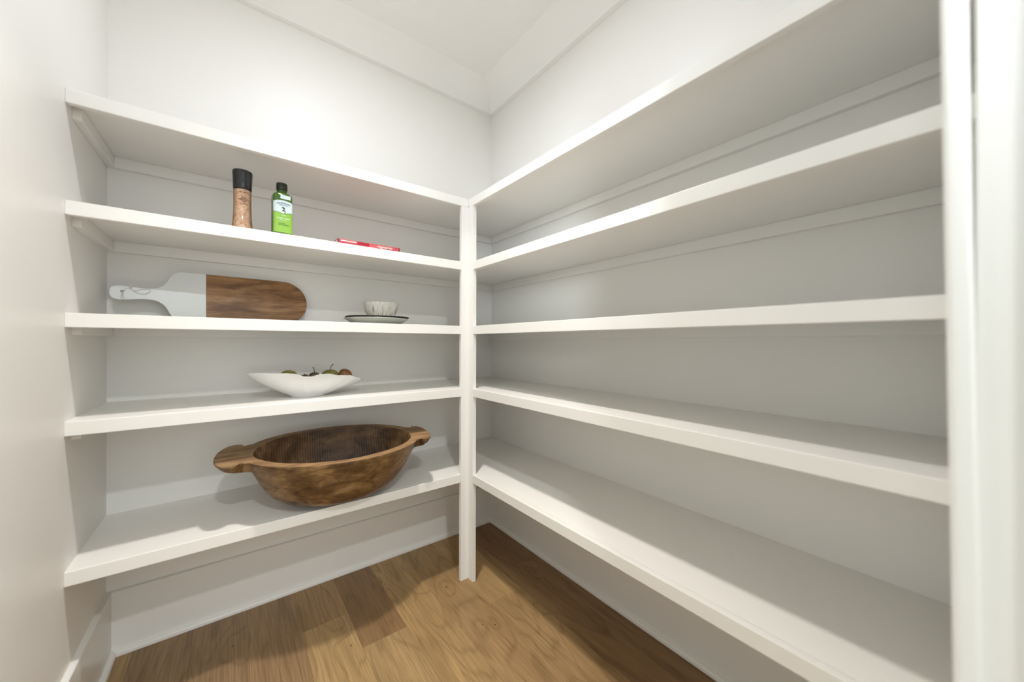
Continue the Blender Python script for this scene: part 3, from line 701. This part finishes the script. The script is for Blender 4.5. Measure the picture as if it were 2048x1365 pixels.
fruit('pear', 'russet brown pear at the right end of the fruit in the white bowl', -0.912, -0.232, FZ+0.0990, 0.028, M_fb, None, (0.4, 0.6))

# ------------------------------------------------------------------ lowest shelf: carved dough bowl
DBW = empty('dough_bowl', (-0.960, -0.348, 0.7125))
DBW.rotation_euler = (0, 0, 0)
tag(DBW, 'large carved brown wooden dough bowl with two lobed handles on the lowest shelf', 'bowl')
ky = math.atan(0.107)
Rm = Matrix.Rotation(ky, 4, 'X') @ Matrix.Rotation(radians(-5.0), 4, 'Z')
def wob(a, k=1.0): return 1+k*(0.006*sin(3*a+1)+0.005*sin(5*a+2)+0.003*sin(9*a))
AO, BOo = 0.312, 0.206
def se(A, B, a, n):
    c, s = B*cos(a), A*sin(a); q = math.hypot(c, s); c, s = A*cos(a)*1.0, B*sin(a)
    r = (abs(c/A)**n+abs(s/B)**n)**(-1/n); return c*r, s*r
N = 128; bm = bmesh.new(); rings = []; matidx = []
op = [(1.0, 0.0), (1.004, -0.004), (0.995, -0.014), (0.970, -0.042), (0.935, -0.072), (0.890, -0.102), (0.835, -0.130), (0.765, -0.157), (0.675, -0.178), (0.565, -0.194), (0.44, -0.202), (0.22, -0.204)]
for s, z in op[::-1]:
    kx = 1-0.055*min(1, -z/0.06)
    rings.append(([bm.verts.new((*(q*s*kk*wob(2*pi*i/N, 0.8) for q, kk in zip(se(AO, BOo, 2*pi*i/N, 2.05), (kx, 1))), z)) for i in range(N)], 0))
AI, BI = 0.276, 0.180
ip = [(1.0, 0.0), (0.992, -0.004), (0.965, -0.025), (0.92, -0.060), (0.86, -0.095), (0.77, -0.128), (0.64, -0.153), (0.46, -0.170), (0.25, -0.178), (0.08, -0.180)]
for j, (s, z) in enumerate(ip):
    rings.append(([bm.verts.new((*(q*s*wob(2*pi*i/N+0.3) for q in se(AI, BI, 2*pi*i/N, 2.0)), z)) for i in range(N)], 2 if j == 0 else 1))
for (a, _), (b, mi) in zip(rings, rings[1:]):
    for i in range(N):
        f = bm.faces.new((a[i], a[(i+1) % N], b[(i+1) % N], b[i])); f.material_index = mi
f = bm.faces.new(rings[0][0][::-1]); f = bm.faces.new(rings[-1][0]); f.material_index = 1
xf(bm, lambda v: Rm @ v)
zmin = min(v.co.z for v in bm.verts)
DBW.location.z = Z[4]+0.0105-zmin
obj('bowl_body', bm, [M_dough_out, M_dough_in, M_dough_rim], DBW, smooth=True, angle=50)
# handles: lobes flush with the rim, notched at the neck
def handle(sgn, reach, wn, wl, yc):
    top = [(0.268, wn*0.98), (0.296, wn*0.86), (0.306, wn*0.80), (0.306+(reach-0.306)*0.14, wn*0.97), (0.306+(reach-0.306)*0.34, wl), (0.306+(reach-0.306)*0.56, wl*0.96), (0.306+(reach-0.306)*0.78, wl*0.76), (0.306+(reach-0.306)*0.94, wl*0.42), (reach, 0)]
    up_ = [(p.x, p.y) for p in spline([(a, b, 0) for a, b in top], 4)]
    up_ = [q for q in up_ if q[0] >= 0.285]
    def rimx(y): return AO*0.955*math.sqrt(max(0.01, 1-(y/BOo)**2))
    y0 = up_[0][1]
    inner_ = [(rimx(y0*k/6)-0.001, -y0*k/6) for k in (6, 5, 4, 3, 2, 1, 0, -1, -2, -3, -4, -5, -6)]
    ol = up_+[(a, -b) for a, b in up_[::-1] if b > 0.001]+inner_
    bm = bmesh.new(); n = len(ol)
    def thick(x): return 0.046 if x < 0.30 else 0.046-(x-0.30)/(reach-0.30)*0.028
    t_ = [bm.verts.new((sgn*x, y+yc, 0.0006-0.0015*((x-0.26)/0.12))) for x, y in ol]
    m1 = [bm.verts.new((sgn*(x+0.0012 if x > 0.3 else x), (y*1.015)+yc, -0.004)) for x, y in ol]
    lo = [bm.verts.new((sgn*((0.26+(x-0.26)*0.955) if x > 0.29 else x), y*0.90+yc, -thick(x)*0.72)) for x, y in ol]
    lb = [bm.verts.new((sgn*(0.25+(max(x, 0.262)-0.26)*0.80), y*0.62+yc, -thick(x)*1.02)) for x, y in ol]
    for a, b in ((t_, m1), (m1, lo), (lo, lb)):
        for i in range(n):
            bm.faces.new((a[i], a[(i+1) % n], b[(i+1) % n], b[i]))
    f = bm.faces.new(t_); f.material_index = 1
    f = bm.faces.new(lb[::-1])
    xf(bm, lambda v: Rm @ v)
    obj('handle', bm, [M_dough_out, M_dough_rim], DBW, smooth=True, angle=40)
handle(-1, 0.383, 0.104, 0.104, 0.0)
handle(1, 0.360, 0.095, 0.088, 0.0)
